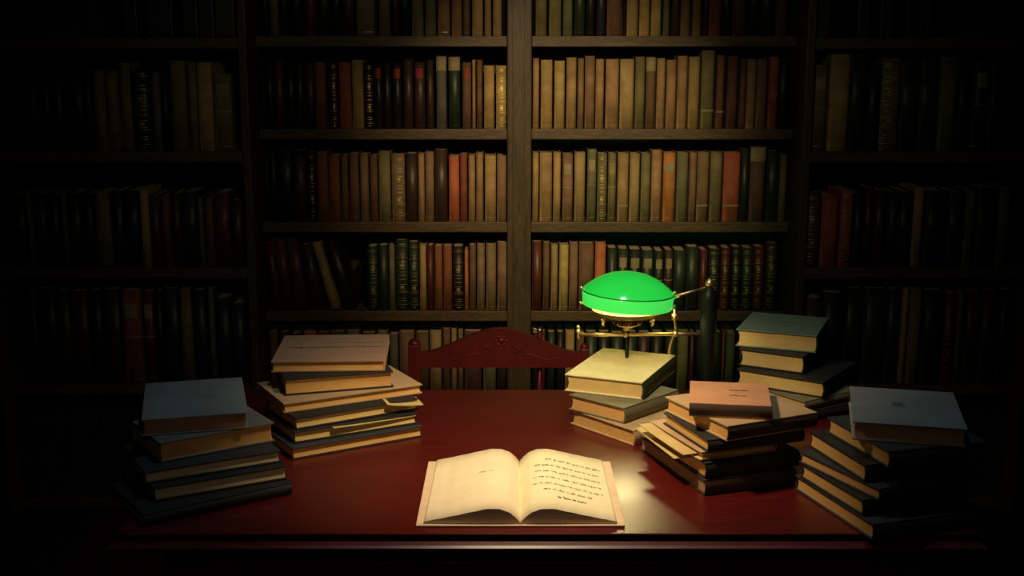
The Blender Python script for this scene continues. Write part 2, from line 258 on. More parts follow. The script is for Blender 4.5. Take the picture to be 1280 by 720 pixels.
 'SL3': [(-1.4722, 0.0244, 0.2932, 'n'), (-1.4428, 0.0536, 0.2981, 'k'), (-1.3845, 0.039, 0.2907, 'd'), (-1.3407, 0.0512, 0.2907, 'd'), (-1.2845, 0.0366, 0.2932, 'k'), (-1.243, 0.0512, 0.2957, 'd'), (-1.1846, 0.0561, 0.2932, 'u#'), (-1.125, 0.0353, 0.2883, 'R#'), (-1.0846, 0.0219, 0.2932, 'k'), (-1.0577, 0.0439, 0.2981, 'n'), (-1.009, 0.0341, 0.2957, 'o'), (-0.9713, 0.0402, 0.2932, 'n'), (-0.926, 0.0195, 0.3006, 'g'), (-0.9024, 0.0439, 0.2685, 'n'), (-0.854, 0.039, 0.2511, 'n')],
 'SL4': [(-1.5551, 0.0248, 0.2837, 'k'), (-1.5255, 0.0298, 0.2786, 'n'), (-1.4906, 0.0348, 0.2812, 'k'), (-1.4511, 0.0298, 0.276, 'n'), (-1.4162, 0.0298, 0.2786, 'd'), (-1.3813, 0.0298, 0.2812, 'o'), (-1.3466, 0.0323, 0.2786, 'n'), (-1.3093, 0.0273, 0.2812, 'k'), (-1.277, 0.0248, 0.2812, 'o'), (-1.2474, 0.0298, 0.2735, 'u'), (-1.2125, 0.0596, 0.276, 'n'), (-1.1479, 0.0547, 0.2786, 'k'), (-1.0882, 0.0547, 0.2812, 'n'), (-1.0286, 0.0596, 0.2786, 'k'), (-0.9639, 0.0596, 0.2812, 'd'), (-0.8994, 0.0596, 0.2786, 'n')],
 'SR0': [(0.8771, 0.0462, 0.2683, 'k'), (1.0062, 0.0369, 0.2737, 'n'), (1.0688, 0.0392, 0.263, 'g'), (1.1446, 0.0185, 0.275, 'g'), (1.1863, 0.0323, 0.269, 'n')],
 'SR1': [(0.8873, 0.0411, 0.2517, 'o#'), (0.9324, 0.0587, 0.2815, 'y'), (0.9945, 0.0458, 0.2861, 'G'), (1.046, 0.0353, 0.2517, 'n'), (1.0854, 0.054, 0.2701, 'o+'), (1.1443, 0.0517, 0.2655, 'n'), (1.2005, 0.054, 0.2701, 'G'), (1.2591, 0.0493, 0.2746, 'e'), (1.3134, 0.0376, 0.2655, 'k'), (1.3557, 0.0446, 0.2655, 'n#'), (1.4052, 0.047, 0.2609, 'k')],
 'SR2': [(0.8769, 0.0479, 0.2252, 'R+'), (0.9288, 0.0491, 0.2108, 'r'), (0.9846, 0.0359, 0.23, 'r+'), (1.0256, 0.0264, 0.2204, 'n'), (1.0563, 0.0263, 0.2371, 'd'), (1.0864, 0.0347, 0.23, 'd'), (1.1248, 0.0299, 0.2276, 'n'), (1.1584, 0.0419, 0.2276, 'k'), (1.2035, 0.0299, 0.2395, 'y'), (1.2374, 0.0635, 0.23, 'k'), (1.3045, 0.0491, 0.2276, 'n'), (1.3571, 0.0299, 0.2324, 'g'), (1.3903, 0.0635, 0.2395, 'k'), (1.4573, 0.0323, 0.2419, 'g')],
 'SR3': [(0.8903, 0.0561, 0.266, 'd'), (0.9496, 0.0573, 0.2833, 'k'), (1.0138, 0.0536, 0.3006, 'k'), (1.0711, 0.067, 0.2981, 'G'), (1.1431, 0.0414, 0.2957, 'n'), (1.1882, 0.0171, 0.2957, 'y+'), (1.2089, 0.0366, 0.2957, 'o'), (1.2504, 0.0609, 0.2932, 'k'), (1.3165, 0.0366, 0.2833, 'R+'), (1.3566, 0.0207, 0.2883, 'g'), (1.3821, 0.0463, 0.2907, 'd'), (1.432, 0.0451, 0.2932, 'd'), (1.4819, 0.0487, 0.2957, 'k')],
 'SR4': [(0.9243, 0.0447, 0.2786, 'k'), (0.9739, 0.0497, 0.2812, 'n'), (1.0286, 0.0547, 0.2786, 'k'), (1.0882, 0.0547, 0.2812, 'n'), (1.1479, 0.0596, 0.2786, 'd'), (1.2125, 0.0547, 0.2786, 'k'), (1.272, 0.0596, 0.2812, 'n'), (1.3367, 0.0596, 0.2786, 'k'), (1.4013, 0.0447, 0.2786, 'd'), (1.4509, 0.0199, 0.2812, 'o'), (1.4758, 0.0547, 0.2786, 'n'), (1.5354, 0.0248, 0.2812, 'g')],
}
STACKS = {
 'A5': (-0.5027, 1.6078, 0.8, 0.2197, 0.1445, 0.0179, 34.7),
 'A4': (-0.5001, 1.6527, 0.8185, 0.1944, 0.136, 0.0204, 28.8),
 'A3': (-0.5161, 1.666, 0.8395, 0.1991, 0.1403, 0.018, 28.4),
 'A2': (-0.5031, 1.7039, 0.8581, 0.1754, 0.1275, 0.0296, 33.9),
 'A1': (-0.536, 1.7323, 0.8883, 0.1513, 0.2016, 0.0253, 14.5),
 'B6': (-0.3469, 1.8832, 0.8, 0.2312, 0.1445, 0.019, 31.1),
 'B5': (-0.3476, 1.9059, 0.8196, 0.2164, 0.1318, 0.019, 29.2),
 'B4': (-0.346, 1.9155, 0.8392, 0.2197, 0.1275, 0.0191, 31.3),
 'B3': (-0.3694, 1.9427, 0.8588, 0.2453, 0.1445, 0.0164, 28.3),
 'B2': (-0.3752, 1.9858, 0.8758, 0.1826, 0.1403, 0.0274, 16.9),
 'B1': (-0.4046, 2.0286, 0.9038, 0.1901, 0.19, 0.0189, 3.1),
 'C3': (0.1011, 2.0734, 0.8, 0.1557, 0.1615, 0.0267, -51.0),
 'C2': (0.0979, 2.0688, 0.8273, 0.1202, 0.153, 0.027, -43.0),
 'C1': (0.0911, 2.0887, 0.8549, 0.1402, 0.2031, 0.0302, -23.2),
 'D6': (0.2066, 1.9361, 0.8, 0.2224, 0.153, 0.024, -70.5),
 'D5': (0.2074, 1.9232, 0.8246, 0.2071, 0.1615, 0.0239, -69.1),
 'D4': (0.2173, 1.8888, 0.849, 0.1628, 0.1275, 0.0141, -69.0),
 'D3': (0.2364, 1.8715, 0.8637, 0.1463, 0.1615, 0.0189, -71.0),
 'D2': (0.2389, 1.876, 0.8832, 0.1681, 0.1615, 0.0235, -64.7),
 'D1': (0.2612, 1.7706, 0.9073, 0.1191, 0.1201, 0.0213, -8.6),
 'E5': (0.439, 2.2111, 0.8, 0.1445, 0.1275, 0.0182, -62.8),
 'E4': (0.4224, 2.2141, 0.8188, 0.153, 0.136, 0.0167, -56.0),
 'E3': (0.409, 2.2, 0.8362, 0.164, 0.17, 0.0284, -34.6),
 'E2': (0.4161, 2.2213, 0.8652, 0.1204, 0.1955, 0.0319, -30.6),
 'E1': (0.4125, 2.2380, 0.8977, 0.1460, 0.1600, 0.0322, -21.5),
 'F6': (0.4179, 1.7528, 0.8, 0.2014, 0.17, 0.0231, -72.5),
 'F5': (0.4221, 1.739, 0.8237, 0.1578, 0.17, 0.0222, -71.9),
 'F4': (0.4191, 1.7408, 0.8464, 0.1732, 0.187, 0.0175, -65.6),
 'F3': (0.4368, 1.7599, 0.8645, 0.1576, 0.1615, 0.0244, -75.1),
 'F2': (0.4595, 1.7473, 0.8895, 0.1618, 0.153, 0.0241, -74.2),
 'F1': (0.4667, 1.639, 0.9142, 0.1488, 0.1817, 0.0264, -13.3),
}

# ------------------------------------------------------------------ the room
RX, RY0, RY1, RZ = 2.6, -1.6, 4.30, 2.75
def struct(name, mb, mat): return tag(mb.build(name, mat), kind='structure')
b = MB(); b.box(-RX, RY0, -.06, RX, RY1, 0); struct('floor', b, M['floor'])
b = MB(); b.box(-RX, RY0, RZ, RX, RY1, RZ+.06); struct('ceiling', b, M['ceiling'])
b = MB(); b.box(-RX, RY1, 0, RX, RY1+.08, RZ); struct('wall_back', b, M['wall'])
b = MB(); b.box(-RX-.08, RY0, 0, -RX, RY1, RZ); struct('wall_left', b, M['wall'])
b = MB(); b.box(RX, RY0, 0, RX+.08, RY1, RZ); struct('wall_right', b, M['wall'])
b = MB(); b.box(-RX, RY0-.08, 0, RX, RY0, RZ); struct('wall_front', b, M['wall'])

# ------------------------------------------------------------------ bookcases
TH = .032      # board thickness
def board(parent, x0, x1, ztop, y0, y1, name='shelf'):
    b = MB(); b.box(x0, y0, ztop-TH, x1, y1, ztop, .003); return b.build(name, M['oak'], parent)
CX0, CX1, POST0, POST1 = -.7685, .8535, -.0148, .0590
CF = FRONT_C - .012          # front edge of the centre boards
cb = empty('bookcase', (0, FRONT_C, 0)); cb.location = (0, 0, 0)
tag(cb, 'wide dark oak bookcase with a thick centre post, behind the desk and chair', 'bookcase')
zc = [SHELF_Z['C%d' % i] for i in range(5)]
levels = [zc[0]+.297, *zc, .06]
for z in levels:
    board(cb, CX0, POST0, z, CF, FRONT_C+.215); board(cb, POST1, CX1, z, CF, FRONT_C+.215)
b = MB(); b.box(POST0, CF-.008, 0, POST1, FRONT_C+.215, 2.05, .004)
for k in (-.018, .018): b.box((POST0+POST1)/2+k-.003, CF-.0105, .05, (POST0+POST1)/2+k+.003, CF-.0075, 2.0, .001)
b.build('centre_post', M['oak_up'], cb)
b = MB(); b.box(CX0, FRONT_C+.215, 0, CX1, FRONT_C+.235, 2.08); b.build('back_panel', M['oak_plain'], cb)
b = MB(); b.box(CX0, CF-.006, 0, POST0, FRONT_C, .03, .002); b.box(POST1, CF-.006, 0, CX1, FRONT_C, .03, .002); b.build('plinth', M['oak'], cb)
b = MB(); b.box(CX0, CF-.02, 2.05, CX1, FRONT_C+.235, 2.12, .006); b.build('cornice', M['oak'], cb)

SF = FRONT_S - .012
zs_ = [SHELF_Z['S%d' % i] for i in range(5)]
def outer_case(xin, xout, label):
    s = 1 if xout > xin else -1
    r = tag(empty('bookcase', (0, 0, 0)), label, 'bookcase')
    a, c_ = min(xin, xout), max(xin, xout)
    for z in [zs_[0]+.355, *zs_]: board(r, a, c_, z, SF, FRONT_S+.26)
    for x, w in ((xin, .025), (xout, .035)):
        x0 = x - w if (x == a) == (x == xout) and x == a else x
        x0 = x if x == c_ else x - w
        b = MB(); b.box(x0, SF-.008, 0, x0+w, FRONT_S+.30, 2.05, .0035)
        b.build('side_panel', M['oak_up'], r)
    b = MB(); b.box(a, FRONT_S+.262, 0, c_, FRONT_S+.282, 2.05); b.build('back_panel', M['oak_plain'], r)
    b = MB(); b.box(a-(.03 if s < 0 else .024), SF-.022, 2.05, c_+(.03 if s > 0 else .024), FRONT_S+.30, 2.12, .006); b.build('cornice', M['oak'], r)
    return r
outer_case(-.7945, -1.53, 'tall dark oak bookcase standing beyond the grey-covered book pile, away from the lamp')
outer_case(.8795, 1.53, 'tall dark oak bookcase standing on the green lamp side of the room')

# ------------------------------------------------------------------ upright books
def spine_arc(w, bulge, n=6, off=0.0):
    """points from the one board to the other round the spine (front is -y)"""
    pts = []
    for i in range(n+1):
        t = i/n; x = -w/2 + w*t
        y = .0035 - (bulge+.0035)*math.sin(math.pi*t)**.6
        pts.append((x*(1+2*off/w), y-off))
    return pts
def upright_book(x, y, z, w, h, d, key, feat='', tilt=0.0, yaw=0.0):
    bulge = min(.0055, w*.24) if key in 'kGRdn' else min(.004, w*.16); ct = min(.0026, w*.16)
    mats = [CL[key], M['gold'], M['pale_label']]
    b = MB()
    outer = spine_arc(w, bulge)
    inner = [(px*(1-2*ct/w), py+ct) for px, py in outer]
    poly = [(-w/2, d)] + outer + [(w/2, d), (w/2-ct, d)] + inner[::-1] + [(-w/2+ct, d)]
    # the cover as quads so that the U is clean
    n = len(outer)
    ring = [(-w/2, d)] + outer + [(w/2, d)]; ring_in = [(-w/2+ct, d)] + inner + [(w/2-ct, d)]
    vb = [(b.bm.verts.new((p[0], p[1], 0)), b.bm.verts.new((q[0], q[1], 0)), b.bm.verts.new((p[0], p[1], h)), b.bm.verts.new((q[0], q[1], h))) for p, q in zip(ring, ring_in)]
    F = b.bm.faces.new
    for i, (p, q) in enumerate(zip(vb, vb[1:])):
        f = F([p[0], q[0], q[2], p[2]]); f.smooth = 1 < i < n; F([p[1], p[3], q[3], q[1]]); F([p[2], q[2], q[3], p[3]]); F([p[0], p[1], q[1], q[0]])
    F([vb[0][0], vb[0][2], vb[0][3], vb[0][1]]); F([vb[-1][0], vb[-1][1], vb[-1][3], vb[-1][2]])
    def strip(z0, z1, off, mi, cut=0):
        b.mi = mi; arc = spine_arc(w, bulge, off=off)
        arc = arc[cut:len(arc)-cut] if cut else arc
        base = spine_arc(w, bulge); base = base[cut:len(base)-cut] if cut else base
        for (p, q), (pb, qb) in zip(zip(arc, arc[1:]), zip(base, base[1:])):
            b.quad([(p[0], p[1], z0), (q[0], q[1], z0), (q[0], q[1], z1), (p[0], p[1], z1)])
            b.quad([(p[0], p[1], z1), (q[0], q[1], z1), (qb[0], qb[1], z1), (pb[0], pb[1], z1)])
            b.quad([(p[0], p[1], z0), (q[0], q[1], z0), (qb[0], qb[1], z0), (pb[0], pb[1], z0)])
        b.mi = 0
    if '+' in feat:
        for k in (.1, .24, .40, .56, .72, .88): strip(h*k, h*k+.0035, .0009, 0)
        for k in (.08, .26, .545, .735, .91): strip(h*k, h*k+.0013, .0007, 1)
        for k in (.33, .64): strip(h*k-.004, h*k+.004, .0004, 1, 2)
        for k in (.045, .14, .175, .29, .37, .44, .50, .60, .68, .76, .80, .94): strip(h*k-.0009, h*k+.0009, .0004, 1, 1 if int(k*1000) % 3 else 2)
    elif '#' in feat:
        strip(h*.50, h*.513, .0004, 2); strip(h*.05, h*.056, .0004, 1)
    elif '-' in feat:
        strip(h*.22, h*.245, .0004, 2)
    else:
        for k in (.05, .94): strip(h*k, h*k+.001, .0003, 0)
    o = b.build('book', mats)
    o.location = (x, y, z); o.rotation_euler = (0, tilt, yaw)
    p = MB(); ins = min(.0045, h*.03)
    arcp = [(px*(1-2*ct/w)*.995, py+ct+.0012) for px, py in outer]
    ring = [(-w/2+ct, d-.005)] + arcp + [(w/2-ct, d-.005)]
    p.prism(ring, ins, h-ins)
    p.build('pages', M['pages_up'], o)
    if '#' in feat or '!' in feat or '=' in feat:
        l = MB()
        z0, z1 = (h*.70, h*.86) if '#' in feat else (h*.76, h*.91) if '!' in feat else (h*.80, h*.985)
        arc = spine_arc(w, bulge, off=.0006)[1:-1] if '=' not in feat else spine_arc(w, bulge, off=.0006)
        for p_, q in zip(arc, arc[1:]): l.quad([(p_[0], p_[1], z0), (q[0], q[1], z0), (q[0], q[1], z1), (p_[0], p_[1], z1)])
        if '#' in feat:
            pass
        lo = l.build('spine_label', M['red_label'] if '!' in feat else M['pale_label'], o)
        lo['label'] = 'small red label on the spine' if '!' in feat else 'pale label on the spine'
    return o

ORD = ('first second third fourth fifth sixth seventh eighth ninth tenth eleventh twelfth thirteenth fourteenth fifteenth sixteenth seventeenth '
       'eighteenth nineteenth twentieth twenty-first twenty-second twenty-third twenty-fourth twenty-fifth twenty-sixth twenty-seventh').split()
ROWN = {'0': 'top', '1': 'second', '2': 'third', '3': 'fourth', '4': 'lowest'}
BAY = {'CL': 'centre bay away from lamp', 'CR': 'centre bay above lamp', 'SL': 'bookcase away from lamp', 'SR': 'outer lamp-side bookcase'}
FEAT = {'+': 'gold-banded', '#': 'pale-labelled', '!': 'red-labelled', '=': 'pale-topped', '-': 'two-tone'}
def book_label(key, feat, w, h, meanh, rank, rowid):
    bits = []
    if feat: bits.append(FEAT[feat])
    elif h > meanh*1.06: bits.append('tall')
    elif h < meanh*.94: bits.append('short')
    elif w < .019: bits.append('slim')
    elif w > .040: bits.append('thick')
    bits.append(PAL[key][0])
    bits.append('book')
    ref = 'post' if rowid[0] == 'C' else 'inner panel'
    s = '%s, %s from the %s, %s shelf, %s' % (' '.join(bits), ORD[rank], ref, ROWN[rowid[2]], BAY[rowid[:2]])
    return s[0].upper() + s[1:]

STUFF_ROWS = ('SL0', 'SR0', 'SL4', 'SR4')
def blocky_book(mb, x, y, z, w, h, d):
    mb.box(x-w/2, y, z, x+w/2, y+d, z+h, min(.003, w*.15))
stuff = MB()
LEANERS = [  # width, height, key, tilt in degrees, free gap, name; they lean on one another from the outer panel inwards
    (.0250, .214, 'R', 6.0, 0, 'Dark red book'), (.0350, .224, 'R', 6.0, 0, 'Thick dark red book'), (.0400, .221, 'R', 6.6, 0, 'Broad dark red book'),
    (.0360, .208, 'd', 9.5, 0, 'Dark brown book'), (.0260, .218, 'y', 14.5, 0, 'Ochre book'), (.0350, .226, 'k', 16.5, .010, 'Black book'),
]
for rowid, items in ROWS.items():
    outer = rowid[0] == 'S'; Y = FRONT_S if outer else FRONT_C
    z = SHELF_Z[rowid[0] + rowid[2]]
    mean = sum(i[2] for i in items)/len(items)
    order = sorted(range(len(items)), key=lambda i: abs(items[i][0] - (.02 if rowid[0] == 'C' else 0)))
    rank = {i: r for r, i in enumerate(order)}
    for i, (x0, w, h, kf) in enumerate(items):
        key, feat = kf[0], kf[1:]
        if rowid == 'CL3' and x0 < -.5: continue
        lo, hi = {'CL': (CX0+.001, 9), 'CR': (-9, CX1-.001), 'SL': (-1.525, -.796), 'SR': (.881, 1.525)}[rowid[:2]]
        xa, xb = max(x0, lo), min(x0+w, hi)
        if xb-xa < .006: continue
        x0, w = xa, xb-xa
        w2 = w-.0012; d = random.uniform(.125, .155)*(1.15 if outer else 1)
        hmax = .242 if not outer else .30
        h = min(h, hmax)
        y = Y + random.uniform(0, .008)
        if outer: y += random.uniform(0, .012)
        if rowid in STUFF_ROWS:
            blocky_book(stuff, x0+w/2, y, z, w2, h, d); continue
        tilt = 0.0
        o = upright_book(x0+w/2, y, z+.0002, w2, h, d, key, feat, tilt, random.uniform(-.012, .012) if w2 > .012 else 0)
        tag(o, book_label(key, feat, w, h, mean, rank[i], rowid), 'book', 'books on the %s shelf, %s' % (ROWN[rowid[2]], BAY[rowid[:2]]))
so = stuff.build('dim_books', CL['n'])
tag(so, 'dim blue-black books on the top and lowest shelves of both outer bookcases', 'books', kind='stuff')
prev = None
for i, (w, h, key, deg, gap, nm) in enumerate(LEANERS):
    t = R(deg)
    if prev is None: c0 = CX0 + .001 + h*math.sin(t)
    else:
        (tx, tz), (bx, bz) = prev
        c0 = max(tx + tz*math.tan(t), bx + bz*math.tan(t)) + .0016 + gap
    prev = ((c0 + w*math.cos(t) - h*math.sin(t), w*math.sin(t) + h*math.cos(t)), (c0 + w*math.cos(t), w*math.sin(t)))
    o = upright_book(0, 0, 0, w, h, .14, key, '')
    o.rotation_euler = (0, -t, 0)
    o.location = (c0 + w/2*math.cos(t), FRONT_C+.002+.002*i, SHELF_Z['C3'] + math.sin(t)*w/2 + .0004)
    nxt = ['against the outer panel', 'against the outermost', 'beside two other red ones', 'between broad red and ochre ones', 'between brown and black ones', 'beside the gap, last of the leaning ones'][i]
    tag(o, '%s leaning %s on the fourth shelf' % (nm, nxt), 'book', 'leaning books on the fourth shelf')

# ------------------------------------------------------------------ the desk
DX0, DX1, DY0, DY1 = -.535, .630, 1.585, 2.289
desk = tag(empty('desk', (0, 0, 0)), 'long polished red mahogany desk with a moulded front edge carrying the book piles', 'desk')
b = MB()
b.box(DX0, DY0, DESK_Z-.0045, DX1, DY1, DESK_Z, .0018, 3)
b.build('desk_top', M['desk'], desk)
b = MB(); b.box(DX0+.008, DY0+.008, DESK_Z-.0100, DX1-.008, DY1-.008, DESK_Z-.0046); b.build('groove', M['desk_dark'], desk)
b = MB()
prof = [(.001, .0101), (-.0015, .0106), (-.0060, .0145), (-.0100, .0170), (-.0105, .0195), (-.0085, .0215)]   # outward offset, drop: an ogee lip
loops = []
for off, dr in prof:
    loops.append([b.bm.verts.new(v) for v in ((DX0+off, DY0+off, DESK_Z-dr), (DX1-off, DY0+off, DESK_Z-dr), (DX1-off, DY1-off, DESK_Z-dr), (DX0+off, DY1-off, DESK_Z-dr))])
for p_, q in zip(loops, loops[1:]):
    for k in range(4): b.bm.faces.new([p_[k], p_[(k+1) % 4], q[(k+1) % 4], q[k]])
b.bm.faces.new(loops[0]); b.bm.faces.new(loops[-1][::-1]); b.build('edge_moulding', M['desk'], desk)
b = MB(); b.box(DX0+.05, DY0+.05, DESK_Z-.17, DX1-.05, DY1-.05, DESK_Z-.0226, .004); b.build('apron', M['desk_dark'], desk)
for i in range(3):
    w = (DX1-DX0-.16)/3; x0 = DX0+.08+i*w+.01
    b = MB(); b.box(x0, DY0+.041, DESK_Z-.155, x0+w-.02, DY0+.0499, DESK_Z-.058, .003); dr = b.build('drawer', M['desk_dark'], desk)
    b = MB(); b.lathe([(.004, 0), (.005, -.008), (.010, -.014), (.011, -.019), (.006, -.024)], (x0+w/2-.01, DY0+.041, DESK_Z-.107), 16, 'Y'); b.build('knob', M['brass'], dr)
for x in (DX0+.10, DX1-.10):
    for y in (DY0+.10, DY1-.10):
        b = MB(); b.lathe([(.030, 0), (.036, .02), (.026, .05), (.030, .08), (.024, .12), (.034, .30), (.040, .42), (.028, .50), (.040, .53), (.040, .628)], (x, y, 0), 24)
        b.build('leg', M['desk_dark'], desk)

# ------------------------------------------------------------------ lying books of the piles
def lying_book(name, x, y, z, L, W, t, ang, cover, pages, spine='back', board=.0024, over=.0032, spine_mat=None):
    """front-left lower corner at (x, y, z), long front edge L along ang, depth W; spine on one of four sides"""
    o = MB(); bd = min(board, t*.16)
    o.box(0, 0, 0, L, W, bd, bd*.3); o.box(0, 0, t-bd, L, W, t, bd*.3)
    o.mi = 1
    if spine in ('front', 'back'):
        n = 6; y0 = 0 if spine == 'front' else W; s = -1 if spine == 'front' else 1
        pr = [(y0 + s*(.0035*math.sin(math.pi*i/n)-.0008), bd*.5 + (t-bd)*i/n) for i in range(n+1)]
        inn = [(q[0]-s*bd, q[1]) for q in pr]
        for a, c in zip(list(zip(pr, inn)), list(zip(pr, inn))[1:]):
            (p0, q0), (p1, q1) = a, c
            e = .0002
            for P, Q in ((p0, p1), (q0, q1)): o.quad([(e, P[0], P[1]), (L-e, P[0], P[1]), (L-e, Q[0], Q[1]), (e, Q[0], Q[1])])
            for X in (e, L-e): o.quad([(X, p0[0], p0[1]), (X, p1[0], p1[1]), (X, q1[0], q1[1]), (X, q0[0], q0[1])])
    else:
        n = 6; x0 = 0 if spine == 'left' else L; s = -1 if spine == 'left' else 1
        pr = [(x0 + s*(.0035*math.sin(math.pi*i/n)-.0008), bd*.5 + (t-bd)*i/n) for i in range(n+1)]
        inn = [(q[0]-s*bd, q[1]) for q in pr]
        for (p0, q0), (p1, q1) in zip(list(zip(pr, inn)), list(zip(pr, inn))[1:]):
            e = .0002
            for P, Q in ((p0, p1), (q0, q1)): o.quad([(P[0], e, P[1]), (P[0], W-e, P[1]), (Q[0], W-e, Q[1]), (Q[0], e, Q[1])])
            for Y in (e, W-e): o.quad([(p0[0], Y, p0[1]), (p1[0], Y, p1[1]), (q1[0], Y, q1[1]), (q0[0], Y, q0[1])])
    bk = o.build(name, [cover, spine_mat or cover], None, (x, y, z), (0, 0, R(ang)))
    p = MB(); e = over
    x0, x1, y0, y1 = e, L-e, e, W-e
    if spine == 'front': y0 = .001
    if spine == 'back': y1 = W-.001
    if spine == 'left': x0 = .001
    if spine == 'right': x1 = L-.001
    # fore edge gently hollow, opposite the spine
    z0, z1 = bd*1.01, t-bd*1.01; n = 6
    def ins(i): return .0035*math.sin(math.pi*i/n)*min(1, t/.03)
    lay = []
    for i in range(n+1):
        zz = z0+(z1-z0)*i/n; q = ins(i)
        a0, a1, b0, b1 = x0, x1, y0, y1
        if spine == 'front': b1 -= q
        if spine == 'back': b0 += q
        if spine == 'left': a1 -= q
        if spine == 'right': a0 += q
        lay.append([p.bm.verts.new(v) for v in ((a0, b0, zz), (a1, b0, zz), (a1, b1, zz), (a0, b1, zz))])
    for a, c in zip(lay, lay[1:]):
        for k in range(4): p.bm.faces.new([a[k], a[(k+1) % 4], c[(k+1) % 4], c[k]])
    p.bm.faces.new(lay[0][::-1]); p.bm.faces.new(lay[-1])
    p.build('pages', pages, bk)
    return bk

def pg(name, rgb): return page_mat(name, rgb, 'Z', 1100)
PG = {'warm': pg('page_edges_warm', (.84, .50, .19)), 'pale': pg('page_edges_pale', (.86, .74, .50)), 'brown': pg('page_edges_browned', (.50, .31, .19)),
      'yellow': pg('page_edges_yellowed', (.85, .62, .26))}
def cv(n, rgb, rough=.6): return cloth(n, rgb, rough, .16, .4)
CV = {'rose_brown': cv('rose_brown_board', (.36, .21, .15)), 'blue_grey': cv('blue_grey_cloth', (.26, .265, .262)), 'black': cv('black_cloth', (.020, .020, .020)), 'navy': cv('blue_black_cloth', (.03, .035, .045)),
      'tan': cv('tan_board', (.50, .32, .19)), 'orange_tan': cv('orange_tan_cloth', (.62, .33, .17)), 'cream': cv('cream_board', (.72, .66, .38)),
      'green_grey': cv('green_grey_cloth', (.15, .215, .16)), 'dark_green': cv('dark_green_cloth', (.035, .06, .02)), 'brown': cv('dark_brown_cloth', (.05, .03, .022)),
      'olive': cv('olive_grey_cloth', (.17, .16, .10)), 'grey': cv('grey_cloth', (.15, .15, .14))}
PILE = {  # key: cover, pages, spine side, label, pile
 'A5': ('black', 'brown', 'front', 'black book at the bottom of the pile topped by a plain blue-grey cover', 'books piled on the desk end away from the lamp'),
 'A4': ('black', 'pale', 'back', 'black book with pale pages, second from bottom beneath the plain blue-grey cover', ''),
 'A3': ('navy', 'pale', 'back', 'dark blue-black book, third from bottom beneath the plain blue-grey cover', ''),
 'A2': ('grey', 'warm', 'back', 'grey book with browned pages directly under the plain blue-grey one', ''),
 'A1': ('blue_grey', 'brown', 'back', 'plain blue-grey cloth book topping the pile farthest from the lamp', ''),
 'B6': ('navy', 'warm', 'back', 'blue-black book with tan pages, bottom of the pile beside the chair', 'books piled on the desk beside the chair'),
 'B5': ('black', 'yellow', 'back', 'black book stuffed with loose leaves, second lowest in the pile beside the chair', ''),
 'B4': ('black', 'yellow', 'back', 'black book with a yellow curled corner, third lowest in the chair-side pile', ''),
 'B3': ('tan', 'warm', 'back', 'tan book jutting out towards the chair, third from top of its pile', ''),
 'B2': ('black', 'warm', 'back', 'thick dark book with tan pages, second from top of the chair-side pile', ''),
 'B1': ('rose_brown', 'warm', 'back', 'rose-brown lettered book on top of the pile beside the chair', ''),
 'C3': ('tan', 'warm', 'right', 'tan book at the bottom of the pile just below the green lamp', 'books piled just below the green lamp'),
 'C2': ('olive', 'warm', 'right', 'olive grey book in the middle of the pile below the green lamp', ''),
 'C1': ('cream', 'yellow', 'right', 'large cream-covered book on top of the pile below the green lamp', ''),
 'D6': ('brown', 'brown', 'right', 'dark brown book at the bottom of the pile with the orange-tan top book', 'books piled under the orange-tan book'),
 'D5': ('black', 'warm', 'right', 'black book with tattered pages, second lowest under the orange-tan book', ''),
 'D4': ('tan', 'yellow', 'back', 'thin tan book bristling with loose papers in the orange-tan topped pile', ''),
 'D3': ('black', 'warm', 'right', 'black-spined book, third from top of the orange-tan topped pile', ''),
 'D2': ('tan', 'warm', 'right', 'tan book with a dark spine directly beneath the orange-tan one', ''),
 'D1': ('orange_tan', 'brown', 'front', 'orange-tan book with two faint lines of lettering, topping its pile', ''),
 'E5': ('black', 'warm', 'right', 'small black book at the very bottom under the green-grey book', 'books piled under the green-grey book'),
 'E4': ('olive', 'warm', 'right', 'small olive book, second from bottom under the green-grey book', ''),
 'E3': ('black', 'yellow', 'right', 'wide black book with yellowed pages, third from top under the green-grey cover', ''),
 'E2': ('black', 'yellow', 'right', 'black book with yellow pages directly beneath the green-grey one', ''),
 'E1': ('green_grey', 'yellow', 'right', 'green-grey cloth book topping the tallest pile at the back of the desk', ''),
 'F6': ('navy', 'warm', 'right', 'blue-black book at the bottom of the pile overhanging the desk front', 'books piled under the stamped blue-grey book'),
 'F5': ('black', 'warm', 'right', 'black book second from bottom of the pile with the stamped blue-grey cover', ''),
 'F4': ('navy', 'warm', 'right', 'thin blue-black book, third from bottom under the stamped blue-grey cover', ''),
 'F3': ('black', 'warm', 'right', 'black book with bulging tan pages, third from top below the stamped cover', ''),
 'F2': ('navy', 'warm', 'right', 'blue-black book directly beneath the blue-grey book with a square stamp', ''),
 'F1': ('blue_grey', 'brown', 'back', 'blue-grey book with a small square stamp, topping the pile nearest the desk corner', ''),
}
groups = {}
LB = {}
for k, (x, y, z, L, W, t, ang) in STACKS.items():
    c, p, sp, lab, grp = PILE[k]
    if grp: groups[k[0]] = grp
for k, (x, y, z, L, W, t, ang) in STACKS.items():
    c, p, sp, lab, grp = PILE[k]
    o = lying_book('book', x, y, z+.0003, L, W, t, ang, CV[c], PG[p], sp, spine_mat=CV.get({'C1': 'dark_green', 'D1': 'brown', 'E1': 'black', 'D2': 'brown', 'F1': 'black'}.get(k)))
    tag(o, lab[0].upper()+lab[1:], 'book', groups[k[0]]); LB[k] = (o, L, W, t)

